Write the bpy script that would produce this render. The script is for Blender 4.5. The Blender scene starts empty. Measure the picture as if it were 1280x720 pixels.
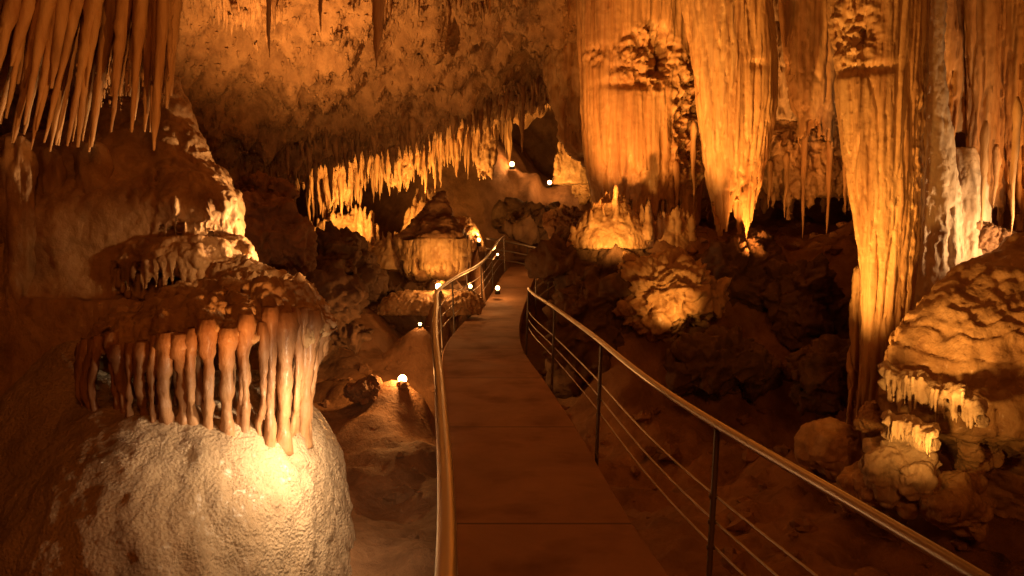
import bpy, math, random
import numpy as np
from mathutils import Vector, Matrix
random.seed(7); RS = np.random.RandomState(7)
R = math.radians
sc = bpy.context.scene
COL = sc.collection
F = 1000.0; CH = 1.75; TP = 0.075; PITCH = math.atan(TP)
cp, sp = math.cos(PITCH), math.sin(PITCH)

def P(px, py, d):
    """point that lies d metres ahead along the ray of a photo pixel (used only to take measures)"""
    x = (px-640)/F; y = (360-py)/F
    dx, dy, dz = x, y*sp+cp, y*cp-sp
    s = d/dy
    return np.array([dx*s, d, CH+dz*s])

# ------------------------------------------------------------ noise
def _h(i, j, k, s):
    h = (i*374761393 + j*668265263 + k*2147483647 + s*974634777) & 0xffffffff
    h = ((h ^ (h >> 13))*1274126177) & 0xffffffff
    h = ((h ^ (h >> 15))*2246822519) & 0xffffffff
    return h ^ (h >> 16)
G = np.array([[1,1,0],[-1,1,0],[1,-1,0],[-1,-1,0],[1,0,1],[-1,0,1],[1,0,-1],[-1,0,-1],[0,1,1],[0,-1,1],[0,1,-1],[0,-1,-1],
              [1,1,0],[-1,1,0],[0,-1,1],[0,-1,-1]], float)
def perlin(p, seed=0):
    p = np.asarray(p, float); i0 = np.floor(p).astype(np.int64); f = p-i0
    u = f*f*f*(f*(f*6-15)+10)
    out = 0
    for a in (0, 1):
        for b in (0, 1):
            for c in (0, 1):
                g = G[_h(i0[:,0]+a, i0[:,1]+b, i0[:,2]+c, seed) & 15]
                d = (g*(f-np.array([a, b, c]))).sum(1)
                w = (u[:,0] if a else 1-u[:,0])*(u[:,1] if b else 1-u[:,1])*(u[:,2] if c else 1-u[:,2])
                out = out+w*d
    return out
def fbm(p, o=4, seed=0, gain=.5, lac=2.03):
    s = 0; a = 1; q = np.asarray(p, float)
    for k in range(o):
        s = s+a*perlin(q, seed+k); a *= gain; q = q*lac+1.7
    return s
def ridged(p, o=4, seed=0):
    s = 0; a = 1; q = np.asarray(p, float)
    for k in range(o):
        s = s+a*(1-2.2*np.abs(perlin(q, seed+k))); a *= .5; q = q*2.07+3.1
    return s-1
def sstep(a, b, x):
    t = np.clip((x-a)/(b-a), 0, 1); return t*t*(3-2*t)

# ------------------------------------------------------------ mesh helpers
class MB:
    def __init__(s): s.v = []; s.f = []; s.n = 0
    def add(s, v, f):
        s.v.append(np.asarray(v, float)); s.f.extend([tuple(i+s.n for i in q) for q in f]); s.n += len(v)
    def mesh(s, name):
        m = bpy.data.meshes.new(name)
        m.from_pydata(np.concatenate(s.v).tolist(), [], s.f); m.update(); return m
_gridf = {}
def ringfaces(nr, nu, caps=True):
    k = (nr, nu, caps)
    if k not in _gridf:
        f = [(r*nu+u, r*nu+(u+1) % nu, (r+1)*nu+(u+1) % nu, (r+1)*nu+u) for r in range(nr-1) for u in range(nu)]
        if caps:
            f.append(tuple(range(nu))[::-1]); f.append(tuple((nr-1)*nu+u for u in range(nu)))
        _gridf[k] = f
    return _gridf[k]
def vtube(mb, pts, rad, nseg=8, flat=1.0):
    """upright tube: horizontal rings"""
    pts = np.asarray(pts); n = len(pts); a = np.arange(nseg)*2*math.pi/nseg+random.random()
    v = np.zeros((n, nseg, 3)); v[:, :, 2] = pts[:, None, 2]
    v[:, :, 0] = pts[:, None, 0]+np.cos(a)[None]*rad[:, None]
    v[:, :, 1] = pts[:, None, 1]+np.sin(a)[None]*rad[:, None]*flat
    f = ringfaces(n, nseg)
    if pts[0, 2] < pts[-1, 2]: pass
    else: f = [q[::-1] for q in f]
    mb.add(v.reshape(-1, 3), f)
def sweep(mb, pts, r, nseg=10, closed=False):
    """tube of any direction"""
    pts = [Vector(p) for p in pts]; n = len(pts); V = []
    for i, p in enumerate(pts):
        t = (pts[min(i+1, n-1)]-pts[max(i-1, 0)]).normalized()
        up = Vector((0, 0, 1)) if abs(t.z) < .95 else Vector((0, 1, 0))
        s = t.cross(up).normalized(); w = s.cross(t)
        for k in range(nseg):
            a = 2*math.pi*k/nseg
            V.append(p+(s*math.cos(a)+w*math.sin(a))*r)
    mb.add([list(v) for v in V], ringfaces(n, nseg))
def box(mb, c, s, rz=0):
    x, y, z = [k/2 for k in s]; ca, sa = math.cos(rz), math.sin(rz)
    v = [(a*x, b*y, e*z) for a in (-1, 1) for b in (-1, 1) for e in (-1, 1)]
    v = [(c[0]+ca*q[0]-sa*q[1], c[1]+sa*q[0]+ca*q[1], c[2]+q[2]) for q in v]
    mb.add(v, [(0,1,3,2),(4,6,7,5),(0,4,5,1),(2,3,7,6),(0,2,6,4),(1,5,7,3)])
class Body:
    """rounded solid lofted through horizontal elliptical sections"""
    def __init__(s, rows, px=True):
        A = []
        for r in rows:
            if px:
                py, xl, xr, d = r[:4]; q = r[4] if len(r) > 4 else .8
                c = P((xl+xr)/2, py, d); rx = (xr-xl)/2*d/F
                A.append((c[2], c[0], d, rx, rx*q))
            else: A.append(tuple(r))
        A.sort(); s.A = np.array(A); s.z0 = A[0][0]; s.z1 = A[-1][0]
    def at(s, z):
        z = np.asarray(z, float); A = s.A
        return [np.interp(z, A[:,0], A[:,k]) for k in (1,2,3,4)]
    def surf(s, th, z, k=1.0):
        cx, cy, rx, ry = s.at(z)
        return np.stack([cx+rx*k*np.cos(th), cy+ry*k*np.sin(th), np.broadcast_to(z, np.shape(cx))], -1)
    def add(s, mb, nu=72, nv=80, k=1.0, mod=None):
        z = np.linspace(s.z0, s.z1, nv); th = np.arange(nu)*2*math.pi/nu
        cx, cy, rx, ry = s.at(z)
        # smooth the section curve a little
        ker = np.ones(5)/5
        def sm(a): return np.convolve(np.pad(a, 2, mode='edge'), ker, 'valid')
        cx, cy, rx, ry = map(sm, (cx, cy, rx, ry))
        kk = np.full((nv, nu), k)
        if mod is not None: kk = kk*mod(th[None, :], z[:, None])
        v = np.zeros((nv, nu, 3))
        v[..., 0] = cx[:, None]+rx[:, None]*np.cos(th)[None]*kk
        v[..., 1] = cy[:, None]+ry[:, None]*np.sin(th)[None]*kk
        v[..., 2] = z[:, None]
        mb.add(v.reshape(-1, 3), ringfaces(nv, nu))
def hang(mb, body, th, zt, zb, r, k=.97, tip=.35, n=16, nseg=8, wob=.14, tipr=.12):
    """one drip rib running down the body's skin and ending in a point"""
    t = np.linspace(0, 1, n); z = zt+(zb-zt)*t
    thw = th+np.cumsum(RS.randn(n))*.003
    cl = np.maximum(z, body.z0)
    p = body.surf(thw, cl, k); p[:, 2] = z
    rad = r*(1+wob*fbm(np.stack([t*5, t*0+th*9, t*0+r*50], 1), 2, 5))
    e = np.clip((1-t)/tip, 0, 1); rad = rad*(tipr+(1-tipr)*e**.8)
    rad[0] *= .6
    vtube(mb, p, rad, nseg)
def ribs(mb, body, cnt, r, zb_fn, zt=None, k=.97, th0=0, th1=2*math.pi, tip=.3, jr=.35, **kw):
    for i in range(cnt):
        th = th0+(th1-th0)*(i+.5+RS.uniform(-.4, .4))/cnt
        rr = r*(1+RS.uniform(-jr, jr)); z1 = body.z1 if zt is None else zt
        hang(mb, body, th, z1, zb_fn(th), rr, k=k+RS.uniform(-.02, .02), tip=tip*RS.uniform(.6, 1.3), **kw)
def clear_obj(name, m):
    o = bpy.data.objects.new(name, m); COL.objects.link(o); return o
def smooth_shade(m): m.polygons.foreach_set('use_smooth', [True]*len(m.polygons)); m.update()
def link(name, m, mat, parent=None, smooth=True):
    o = clear_obj(name, m); m.name = name
    m.materials.clear(); m.materials.append(mat)
    if smooth: smooth_shade(m)
    if parent is not None: o.parent = parent
    return o
def getco(m):
    a = np.zeros(len(m.vertices)*3); m.vertices.foreach_get('co', a); return a.reshape(-1, 3)
def setco(m, a): m.vertices.foreach_set('co', a.ravel()); m.update()
def vnor(m):
    a = np.zeros(len(m.vertices)*3); m.vertex_normals.foreach_get('vector', a); return a.reshape(-1, 3)
def displace(m, fn):
    c = getco(m); n = vnor(m); d = fn(c, n)
    setco(m, c+n*d[:, None] if d.ndim == 1 else c+d)
def melt(mb, voxel, smooth=6, fac=.5):
    """fuse the overlapping pieces into one stone skin"""
    m = mb.mesh('t'); o = clear_obj('t', m)
    r = o.modifiers.new('r', 'REMESH'); r.mode = 'VOXEL'; r.voxel_size = voxel; r.adaptivity = 0
    if smooth:
        s = o.modifiers.new('s', 'SMOOTH'); s.iterations = smooth; s.factor = fac
    dg = bpy.context.evaluated_depsgraph_get()
    me = bpy.data.meshes.new_from_object(o.evaluated_get(dg))
    bpy.data.objects.remove(o); bpy.data.meshes.remove(m)
    return me
def tag(o, label=None, cat=None, group=None, kind=None):
    if label: o['label'] = label
    if cat: o['category'] = cat
    if group: o['group'] = group
    if kind: o['kind'] = kind
    return o
def empty(name, loc): 
    o = bpy.data.objects.new(name, None); COL.objects.link(o); o.location = loc; o.empty_display_size = .1; return o
def under(o, root):
    """parent a world-space mesh to an Empty at its base"""
    o.parent = root; o.matrix_parent_inverse = Matrix.Translation(-root.location); return o

# displacement recipes ------------------------------------------------
def drape_fn(amp=.03, freq=6, rough=.012, stretch=.12, seed=0, dents=(), roughs=(), groove=None):
    groove = amp*3.2 if groove is None else groove
    def fn(c, n):
        q = c*np.array([freq, freq, freq*stretch])
        q[:, :2] += .13*np.stack([perlin(c*1.1, seed+40), perlin(c*1.1+9, seed+41)], 1)
        d = -amp*(.8*ridged(q, 3, seed)+.7*ridged(q*2.7, 2, seed+9))+amp*1.2*fbm(q*.4, 2, seed+21)
        d += rough*fbm(c*np.array([14, 14, 9]), 3, seed+3)
        for kf, kw, kg in ((.75, .05, 1.0), (1.7, .06, .55)):
            g = perlin(q*kf+3.3, seed+70)+.05*perlin(c*2.5, seed+71)
            d -= groove*kg*np.exp(-(g/kw)**2)*(.55+.45*np.clip(.5+1.5*perlin(c*np.array([1.5,1.5,.5]), seed+72), 0, 1))
        d *= .45+.55*np.clip(1-np.abs(n[:, 2]), 0, 1)
        for (p, s, a) in roughs:
            e = ((c-np.array(p))/np.array(s)); d += a*np.exp(-(e**2).sum(1)**2)*(fbm(c*6, 4, seed+61, .65)-.5*ridged(c*3, 2, seed+62)-.4)
        for (p, s, a) in dents:
            e = ((c-np.array(p))/np.array(s)); d -= a*np.exp(-(e**2).sum(1))
        return d
    return fn
def rock_fn(amp=.15, freq=1.2, fine=.03, seed=0, rid=.5):
    def fn(c, n):
        w = c+np.stack([fbm(c*freq*1.3, 2, seed+31), fbm(c*freq*1.3, 2, seed+32), fbm(c*freq*1.3, 2, seed+33)], 1)*.35/freq
        d = amp*(fbm(w*freq, 5, seed, .55)*(1-rid)*1.6-rid*ridged(w*freq*1.4, 3, seed+5))
        return d+fine*fbm(w*freq*7, 4, seed+7, .6)*1.5
    return fn
def flow_fn(amp=.05, freq=5, seed=0, fine=.012, fold=.5):
    """scalloped flowstone: lobes that step down the slope"""
    def fn(c, n):
        w = fbm(c*1.3, 3, seed)
        t = (c[:, 2]*freq+w*2.2) % 1.0
        lobe = np.sqrt(np.clip(t, 0, 1))*(1-sstep(.86, 1.0, t))
        q = c*np.array([9, 9, 1.6])
        d = amp*(lobe-.5)*(1-fold+fold*(.5+fbm(c*3.1, 2, seed+2)))
        d += amp*.5*ridged(q, 2, seed+4)*np.clip(1-np.abs(n[:, 2])*.8, 0, 1)
        return d+fine*fbm(c*16, 3, seed+8)
    return fn

# ------------------------------------------------------------ materials
def stone(name, c1, c2, c3=None, scale=3.0, stretch=1.0, rough=.55, bump=.02, bscale=24, grain=0, coat=.0, spec=.4):
    m = bpy.data.materials.new(name); m.use_nodes = True; nt = m.node_tree; N = nt.nodes; L = nt.links
    b = N['Principled BSDF']; tc = N.new('ShaderNodeTexCoord'); mp = N.new('ShaderNodeMapping')
    geo = N.new('ShaderNodeNewGeometry')
    mp.inputs['Scale'].default_value = (scale, scale, scale*stretch)
    L.new(geo.outputs['Position'], mp.inputs['Vector'])
    n1 = N.new('ShaderNodeTexNoise'); n1.inputs['Scale'].default_value = 1; n1.inputs['Detail'].default_value = 8
    n1.inputs['Roughness'].default_value = .65; n1.inputs['Distortion'].default_value = .4
    L.new(mp.outputs[0], n1.inputs['Vector'])
    r = N.new('ShaderNodeValToRGB'); e = r.color_ramp.elements
    e[0].position = .32; e[0].color = (*c1, 1); e[1].position = .68; e[1].color = (*c2, 1)
    if c3: x = e.new(.5); x.color = (*c3, 1)
    L.new(n1.outputs['Fac'], r.inputs['Fac'])
    # darker mineral stains
    n2 = N.new('ShaderNodeTexNoise'); n2.inputs['Scale'].default_value = 1.3; n2.inputs['Detail'].default_value = 5
    L.new(mp.outputs[0], n2.inputs['Vector'])
    mr = N.new('ShaderNodeMapRange'); mr.inputs['From Min'].default_value = .52; mr.inputs['From Max'].default_value = .7
    mr.inputs['To Max'].default_value = .55
    L.new(n2.outputs['Fac'], mr.inputs['Value'])
    mx = N.new('ShaderNodeMix'); mx.data_type = 'RGBA'
    L.new(mr.outputs[0], mx.inputs['Factor']); L.new(r.outputs['Color'], mx.inputs['A'])
    mx.inputs['B'].default_value = (c1[0]*.45, c1[1]*.4, c1[2]*.35, 1)
    L.new(mx.outputs['Result'], b.inputs['Base Color'])
    mp2 = N.new('ShaderNodeMapping'); s2 = .5+.5*stretch
    mp2.inputs['Scale'].default_value = (bscale, bscale, bscale*s2)
    L.new(geo.outputs['Position'], mp2.inputs['Vector'])
    nb = N.new('ShaderNodeTexNoise'); nb.inputs['Scale'].default_value = 1; nb.inputs['Detail'].default_value = 6
    nb.inputs['Roughness'].default_value = .7
    L.new(mp2.outputs[0], nb.inputs['Vector'])
    h = nb.outputs['Fac']
    if grain:
        vo = N.new('ShaderNodeTexVoronoi'); vo.inputs['Scale'].default_value = grain; vo.feature = 'SMOOTH_F1'
        L.new(geo.outputs['Position'], vo.inputs['Vector'])
        ma = N.new('ShaderNodeMath'); ma.operation = 'MULTIPLY_ADD'; ma.inputs[1].default_value = -1.1
        L.new(vo.outputs['Distance'], ma.inputs[0]); L.new(h, ma.inputs[2]); h = ma.outputs[0]
    bp = N.new('ShaderNodeBump'); bp.inputs['Distance'].default_value = bump; bp.inputs['Strength'].default_value = 1
    L.new(h, bp.inputs['Height']); L.new(bp.outputs[0], b.inputs['Normal'])
    rr = N.new('ShaderNodeMapRange'); rr.inputs['To Min'].default_value = rough-.15; rr.inputs['To Max'].default_value = rough+.2
    L.new(n2.outputs['Fac'], rr.inputs['Value']); L.new(rr.outputs[0], b.inputs['Roughness'])
    b.inputs['Specular IOR Level'].default_value = spec
    b.inputs['Coat Weight'].default_value = coat; b.inputs['Coat Roughness'].default_value = .25
    return m
def plain(name, c, rough=.5, metal=0., emit=None, es=0):
    m = bpy.data.materials.new(name); m.use_nodes = True; nt = m.node_tree; b = nt.nodes['Principled BSDF']
    b.inputs['Base Color'].default_value = (*c, 1); b.inputs['Metallic'].default_value = metal
    n = nt.nodes.new('ShaderNodeTexNoise'); n.inputs['Scale'].default_value = 35; n.inputs['Detail'].default_value = 4
    mr = nt.nodes.new('ShaderNodeMapRange'); mr.inputs['To Min'].default_value = rough-.12; mr.inputs['To Max'].default_value = rough+.15
    nt.links.new(n.outputs['Fac'], mr.inputs['Value']); nt.links.new(mr.outputs[0], b.inputs['Roughness'])
    if emit:
        b.inputs['Emission Color'].default_value = (*emit, 1); b.inputs['Emission Strength'].default_value = es
    return m
M = {}
M['drape'] = stone('drapery_stone', (.36,.19,.08), (.62,.43,.22), (.54,.34,.16), 8, .05, .5, .012, 26, coat=.1)
M['rust'] = stone('rusty_dripstone', (.24,.11,.045), (.50,.29,.14), (.38,.20,.09), 7, .15, .45, .012, 34, coat=.15)
M['pale'] = stone('pale_calcite', (.52,.40,.27), (.76,.64,.48), (.66,.53,.37), 5, .2, .5, .02, 24, coat=.1)
M['flow'] = stone('flowstone', (.34,.19,.09), (.62,.43,.24), (.50,.32,.155), 4, .6, .45, .02, 30, coat=.15)
M['dome'] = stone('grainy_flowstone', (.50,.36,.22), (.70,.54,.36), (.6,.45,.29), 3, .6, .42, .022, 95, grain=50, coat=.12, spec=.6)
M['rock'] = stone('cave_rock', (.20,.10,.045), (.38,.21,.10), (.28,.15,.07), 2.2, .8, .7, .04, 12)
M['ceil'] = stone('ceiling_rock', (.33,.19,.09), (.60,.38,.19), (.46,.28,.135), 3.5, .9, .65, .05, 9)
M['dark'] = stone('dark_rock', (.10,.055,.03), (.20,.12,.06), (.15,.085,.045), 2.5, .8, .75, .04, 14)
M['deck'] = stone('deck_concrete', (.25,.135,.07), (.36,.20,.105), (.30,.165,.088), 1.5, 1, .75, .0012, 70, spec=.25)
M['steel'] = plain('brushed_steel', (.55,.50,.45), .34, 1.)
M['cable'] = plain('wire_rope', (.5,.45,.4), .4, .9)
M['post'] = plain('dark_steel', (.18,.15,.13), .45, .8)
M['black'] = plain('lamp_housing', (.02,.02,.02), .5, .3)
M['bulb'] = plain('lit_lamp_glass', (1,.8,.5), .3, 0, (1,.50,.16), 45)

WARM = (1.0, .34, .06); MID = (1.0, .41, .10); GOLD = (1.0, .42, .08); PALE = (1.0, .64, .32)

# ------------------------------------------------------------ the walkway's course
WD = np.array([-3, 0, 2, 4, 6.9, 9, 11.3, 14, 17, 20, 22.5, 25, 28])
WL = np.array([.15, -.02, -.10, -.29, -.60, -.79, -.98, -.91, -.56, -.20, .20, .9, 2.0])
WR = np.array([1.5, 1.38, 1.10, .78, .56, .38, .17, .14, .30, .66, 1.2, 2.1, 3.3])
WZ = np.array([0, 0, 0, 0, 0, 0, 0, .03, .17, .62, .80, .82, .82])
def cub(xs, ys, t):
    # smooth interpolation (Catmull-Rom on non-uniform knots)
    m = np.gradient(ys, xs); t = np.asarray(t, float); i = np.clip(np.searchsorted(xs, t)-1, 0, len(xs)-2)
    h = xs[i+1]-xs[i]; s = (t-xs[i])/h
    return (2*s**3-3*s**2+1)*ys[i]+(s**3-2*s**2+s)*h*m[i]+(-2*s**3+3*s**2)*ys[i+1]+(s**3-s**2)*h*m[i+1]
wl = lambda d: cub(WD, WL, d); wr = lambda d: cub(WD, WR, d); wz = lambda d: cub(WD, WZ, d)

# ------------------------------------------------------------ ground
LAMPS = [  # px, py, d, power, bulb radius
    (503, 474, 11.0, 42, .055), (548, 358, 14.6, 14, .05), (622, 360, 17.2, 8, .04), (598, 300, 17.6, 14, .04),
    (525, 405, 13.0, 3, .022), (588, 358, 15.6, 8, .03), (640, 205, 25.0, 17, .065), (634, 214, 25.3, 12, .045),
    (687, 228, 24.4, 22, .055), (622, 318, 19.0, 10, .02)]
def ground(x, y, raw=False):
    p = np.stack([x, y, 0*x], 1)
    z = -1.0+0*x
    # right-hand bank that climbs to the columns
    xr = sstep(.5, 1.5, x-np.interp(y, WD, WR))
    z = z+xr*(2.5*sstep(9.6, 12.3, y)+.5*sstep(3.4, 8, x)*sstep(3, 8, y))
    # left side
    z = z+sstep(.2, 2.0, np.interp(y, WD, WL)-x)*(.15*sstep(3, 7, y)+.9*sstep(10.5, 15, y)+.5*sstep(14.5, 19, y))
    # the whole floor rises with the path and climbs steeply at the back
    z = z+.75*sstep(14, 21, y)+3.4*sstep(22.6, 25.6, y)
    z = z+.35*fbm(p*.55, 3, 11)+.16*ridged(p*1.3, 4, 12)*(.35+.65*sstep(0, 2, x))+.04*ridged(p*5, 3, 14)
    # keep clear of the deck
    dl = np.maximum(np.interp(y, WD, WL)-x, x-np.interp(y, WD, WR)); lim = np.interp(y, WD, WZ)-.28
    k = 1-sstep(.05, .7, dl); z = np.where(y < 23.5, z*(1-k)+np.minimum(z, lim)*k, z)
    if not raw:
        for (px, py, d, w, r) in LAMPS:
            q = P(px, py, d); tgt = q[2]-.07
            g0 = ground(np.array([q[0]]), np.array([q[1]]), True)[0]
            s = .30 if 14 < d < 19.5 else (.6 if d < 20 else .9)
            z = z+(tgt-g0)*np.exp(-((x-q[0])**2+(y-q[1])**2)/s**2)*sstep(-.02, .25, dl)
    return z
def heightfield(fn, x0, x1, y0, y1, nx, ny, flip=False):
    X, Y = np.meshgrid(np.linspace(x0, x1, nx), np.linspace(y0, y1, ny)); x, y = X.ravel(), Y.ravel()
    v = np.stack([x, y, fn(x, y)], 1)
    f = [(j*nx+i, j*nx+i+1, (j+1)*nx+i+1, (j+1)*nx+i) for j in range(ny-1) for i in range(nx-1)]
    if flip: f = [q[::-1] for q in f]
    m = bpy.data.meshes.new('hf'); m.from_pydata(v.tolist(), [], f); m.update(); return m
tag(link('ground', heightfield(ground, -17, 17, -6, 34, 340, 420), M['rock']), kind='structure')

# ------------------------------------------------------------ ceiling
def ceil_z(x, y):
    p = np.stack([x, y, 0*x], 1)
    zl = np.clip(4.5+.3*x, 2.4, 5.4)
    z = 5.7+(zl-5.7)*sstep(11.2, 17.2, y)
    z = z+(6.6-zl)*sstep(20.6, 22.5, y)
    r = sstep(1.2, 2.4, x); z = z*(1-r)+(6.2)*r
    left = sstep(-2.0, -3.2, x)*(1-sstep(7, 9.5, y)); z = z*(1-left)+4.0*left
    far_left = sstep(-4.2, -6.5, x)*sstep(9, 11, y); z = z-far_left*.9*(1-sstep(17, 19, y))
    amp = 1-.35*left
    t = (y*.50+x*.16+1.1*fbm(p*.45, 3, 37)) % 1.0
    z = z+amp*.42*(t*(1-sstep(.88, 1, t))-.4)*sstep(10.5, 12.5, y)*(1-sstep(19, 20, y))
    z = z+amp*(.42*fbm(p*.7, 3, 31)+.20*ridged(p*1.9, 4, 33)+.04*ridged(p*6, 3, 35))
    return z
tag(link('ceiling', heightfield(ceil_z, -17, 17, -6, 34, 400, 480, True), M['ceil']), kind='structure')

# enclosing walls of the cavern
def wall_sheet(path, z0, z1, seed, nu=200, nv=70, amp=.5, mat='rock', name='cave_wall'):
    path = np.array(path, float); s = np.linspace(0, len(path)-1, nu)
    x = cub(np.arange(len(path))*1., path[:, 0], s); y = cub(np.arange(len(path))*1., path[:, 1], s)
    z = np.linspace(z0, z1, nv)
    v = np.zeros((nv, nu, 3)); v[..., 0] = x; v[..., 1] = y; v[..., 2] = z[:, None]
    f = [(j*nu+i, j*nu+i+1, (j+1)*nu+i+1, (j+1)*nu+i) for j in range(nv-1) for i in range(nu-1)]
    m = bpy.data.meshes.new('w'); m.from_pydata(v.reshape(-1, 3).tolist(), [], f); m.update()
    displace(m, lambda c, n: amp*fbm(c*.4, 4, seed)+.2*ridged(c*1.2, 4, seed+3))
    return tag(link(name, m, M[mat]), kind='structure')
wall_sheet([(-7,-5.5),(-6.2,0),(-5.6,4),(-6.0,8),(-8.5,12),(-10,17),(-9,23),(-4,28.5),(2,30),(7,28),(8,22),(7.6,17),(8.6,12),(7.2,7),(6.4,2),(5.5,-3),(4,-5.5)], -2.5, 8, 51, 420, 90)
wall_sheet([(4.5,-5),(0,-5.6),(-7,-5)], -2.5, 8, 57, 80, 60)

# ------------------------------------------------------------ walkway
d = np.linspace(-3, 28, 200); L_, R_, Z_ = wl(d), wr(d), wz(d)
v = []; 
for i in range(len(d)):
    for (x, z) in ((L_[i], Z_[i]), (L_[i]+.012, Z_[i]+.012), (R_[i]-.012, Z_[i]+.012), (R_[i], Z_[i]), (R_[i], Z_[i]-.14), (L_[i], Z_[i]-.14)):
        v.append((x, d[i], z))
mb = MB(); mb.add(v, ringfaces(len(d), 6))
deck = tag(link('walkway', mb.mesh('w'), M['deck'], smooth=False), kind='structure')
nt = M['deck'].node_tree; N = nt.nodes
# expansion joints cast across the slabs
geo = N.new('ShaderNodeNewGeometry'); sx = N.new('ShaderNodeSeparateXYZ'); nt.links.new(geo.outputs['Position'], sx.inputs[0])
mo = N.new('ShaderNodeMath'); mo.operation = 'PINGPONG'; mo.inputs[1].default_value = 1.15
nt.links.new(sx.outputs['Y'], mo.inputs[0])
lt = N.new('ShaderNodeMath'); lt.operation = 'LESS_THAN'; lt.inputs[1].default_value = .012; nt.links.new(mo.outputs[0], lt.inputs[0])
mx = N.new('ShaderNodeMix'); mx.data_type = 'RGBA'; bs = N['Principled BSDF']; src = bs.inputs['Base Color'].links[0].from_socket
nt.links.new(lt.outputs[0], mx.inputs['Factor']); nt.links.new(src, mx.inputs['A']); mx.inputs['B'].default_value = (.12,.07,.045,1)
nt.links.new(mx.outputs['Result'], bs.inputs['Base Color'])
# concrete piers below the deck
for k, yy in enumerate((3.0, 7.5, 12.0, 16.5)):
    mb = MB(); box(mb, ((wl(yy)+wr(yy))/2, yy, -.9), (.5, .35, 1.52+2*float(wz(yy))))
    o = link('deck_pier', mb.mesh('p'), M['deck'], smooth=False); tag(o, kind='structure')

# ------------------------------------------------------------ railings
HR = .86
def railing(name, fx, d0, d1, posts, cabs, label, railr=.022, side=1, postr=.014):
    c = Vector((float(fx(posts[0])), posts[0], float(wz(posts[0]))))
    root = empty(name, c)
    dd = np.linspace(d0, d1, max(12, int((d1-d0)*5)))
    def line(z, r, nm, mat):
        mb = MB(); sweep(mb, [(float(fx(q)), q, float(wz(q))+z) for q in dd], r); under(link(nm, mb.mesh(nm), M[mat]), root)
    line(HR, railr, 'handrail', 'steel')
    for z in cabs: line(z, .0055, 'cable', 'cable')
    for q in posts:
        x = float(fx(q)); z = float(wz(q)); mb = MB()
        xb = x-side*.03
        sweep(mb, [(xb, q, z-.12), (xb, q, z), (x, q, z+HR-.03), (x, q, z+HR-.015)], postr)
        box(mb, (xb, q, z-.06), (.02, .07, .10))
        for zz in cabs: box(mb, (xb+(x-xb)*zz/HR, q, z+zz), (.035, .02, .018))
        under(link('post', mb.mesh('post'), M['post']), root)
    tag(root, label, 'railing'); return root
fxL = lambda q: wl(q)-.07
fxR = lambda q: wr(q)+.09
railing('railing', fxL, -1, 20.5, [.6, 3.4, 6.2, 9.0, 11.7, 13.5, 15.2, 16.8, 18.4, 20.4], (.60,.42,.24), 'steel railing along the left edge of the walkway, its thick handrail rising at bottom centre', .030, -1)
railing('railing', fxR, -.5, 11.7, [1.2, 3.57, 6.2, 8.9, 11.7], (.53,.41,.29), 'steel railing with three cables sweeping from the bottom right along the walkway', .021, 1)
# railing of the next stretch of path, beyond the bend
root = empty('railing', P(607, 300, 20.3)-np.array([0, 0, .2]))
pp = [P(607,298,20.3), P(640,303,21.0), P(675,311,21.3), P(702,318,21.2), P(700,326,20.0), P(684,336,18.6), P(670,345,17.2)]
s = np.linspace(0, 6, 40); A = np.array(pp); A = np.stack([cub(np.arange(7.), A[:, k], s) for k in range(3)], 1)
for z, r, nm, mt in ((0,.034,'handrail','steel'),(-.25,.02,'cable','cable'),(-.5,.016,'cable','cable')):
    mb = MB(); sweep(mb, A+np.array([0, 0, z]), r, 8); under(link(nm, mb.mesh(nm), M[mt]), root)
for k in (0, 10, 19, 25, 32, 39):
    mb = MB(); q = A[k]; sweep(mb, [q+np.array([0, 0, -.85]), q], .014, 8); under(link('post', mb.mesh('post'), M['post']), root)
tag(root, 'small far railing curving across beyond the bend of the walkway', 'railing')

# ------------------------------------------------------------ lamps
def aim(o, tgt):
    o.rotation_euler = (Vector(tgt)-o.location).to_track_quat('-Z', 'Y').to_euler()
def point(loc, w, col=MID, r=.05):
    l = bpy.data.lights.new('lamp_light', 'POINT'); l.energy = w; l.color = col; l.shadow_soft_size = r
    o = bpy.data.objects.new('lamp_light', l); COL.objects.link(o); o.location = loc; return o
def spot(loc, tgt, w, deg=80, col=MID, r=.06, blend=.8, body=True, label=None):
    if label: loc = np.array([loc[0], loc[1], float(ground(np.array([loc[0]]), np.array([loc[1]]))[0])+.17])
    l = bpy.data.lights.new('spot_light', 'SPOT'); l.energy = w; l.color = col; l.shadow_soft_size = r
    l.spot_size = R(deg); l.spot_blend = blend
    o = bpy.data.objects.new('spot_light', l); COL.objects.link(o); o.location = loc; aim(o, tgt)
    if label:
        root = empty('spotlight', loc); root.rotation_euler = o.rotation_euler
        mb = MB(); n = 20; rings = [(.02,.045),(.12,.065),(.20,.05),(.21,.0)]; V = []
        for (z, q) in rings:
            V += [(q*math.cos(2*math.pi*k/n), q*math.sin(2*math.pi*k/n), z) for k in range(n)]
        mb.add(V, ringfaces(4, n, False)); h = link('housing', mb.mesh('h'), M['black'], root)
        mb = MB(); box(mb, (0, -.09, .1), (.03, .10, .03)); box(mb, (0, -.15, .1), (.12, .02, .12)); link('bracket', mb.mesh('b'), M['black'], root, False)
        tag(root, label, 'lamp')
    return o
LL = ['round lamp glowing on the brown floor left of the walkway', 'bright lamp behind the first post of the far left railing',
      'bright low lamp beside the far bend of the walkway', 'small lamp on the right flank of the far stone cone',
      'tiny faint lamp low on the floor by the left railing', 'small lamp tucked behind the far left railing under the stone cone',
      'brighter lamp of the pair on the distant dark bank', 'dimmer lower lamp of the pair on the distant dark bank',
      'distant lamp on the bank, right of the pair', 'pinpoint lamp at the last post of the left railing']
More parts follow.
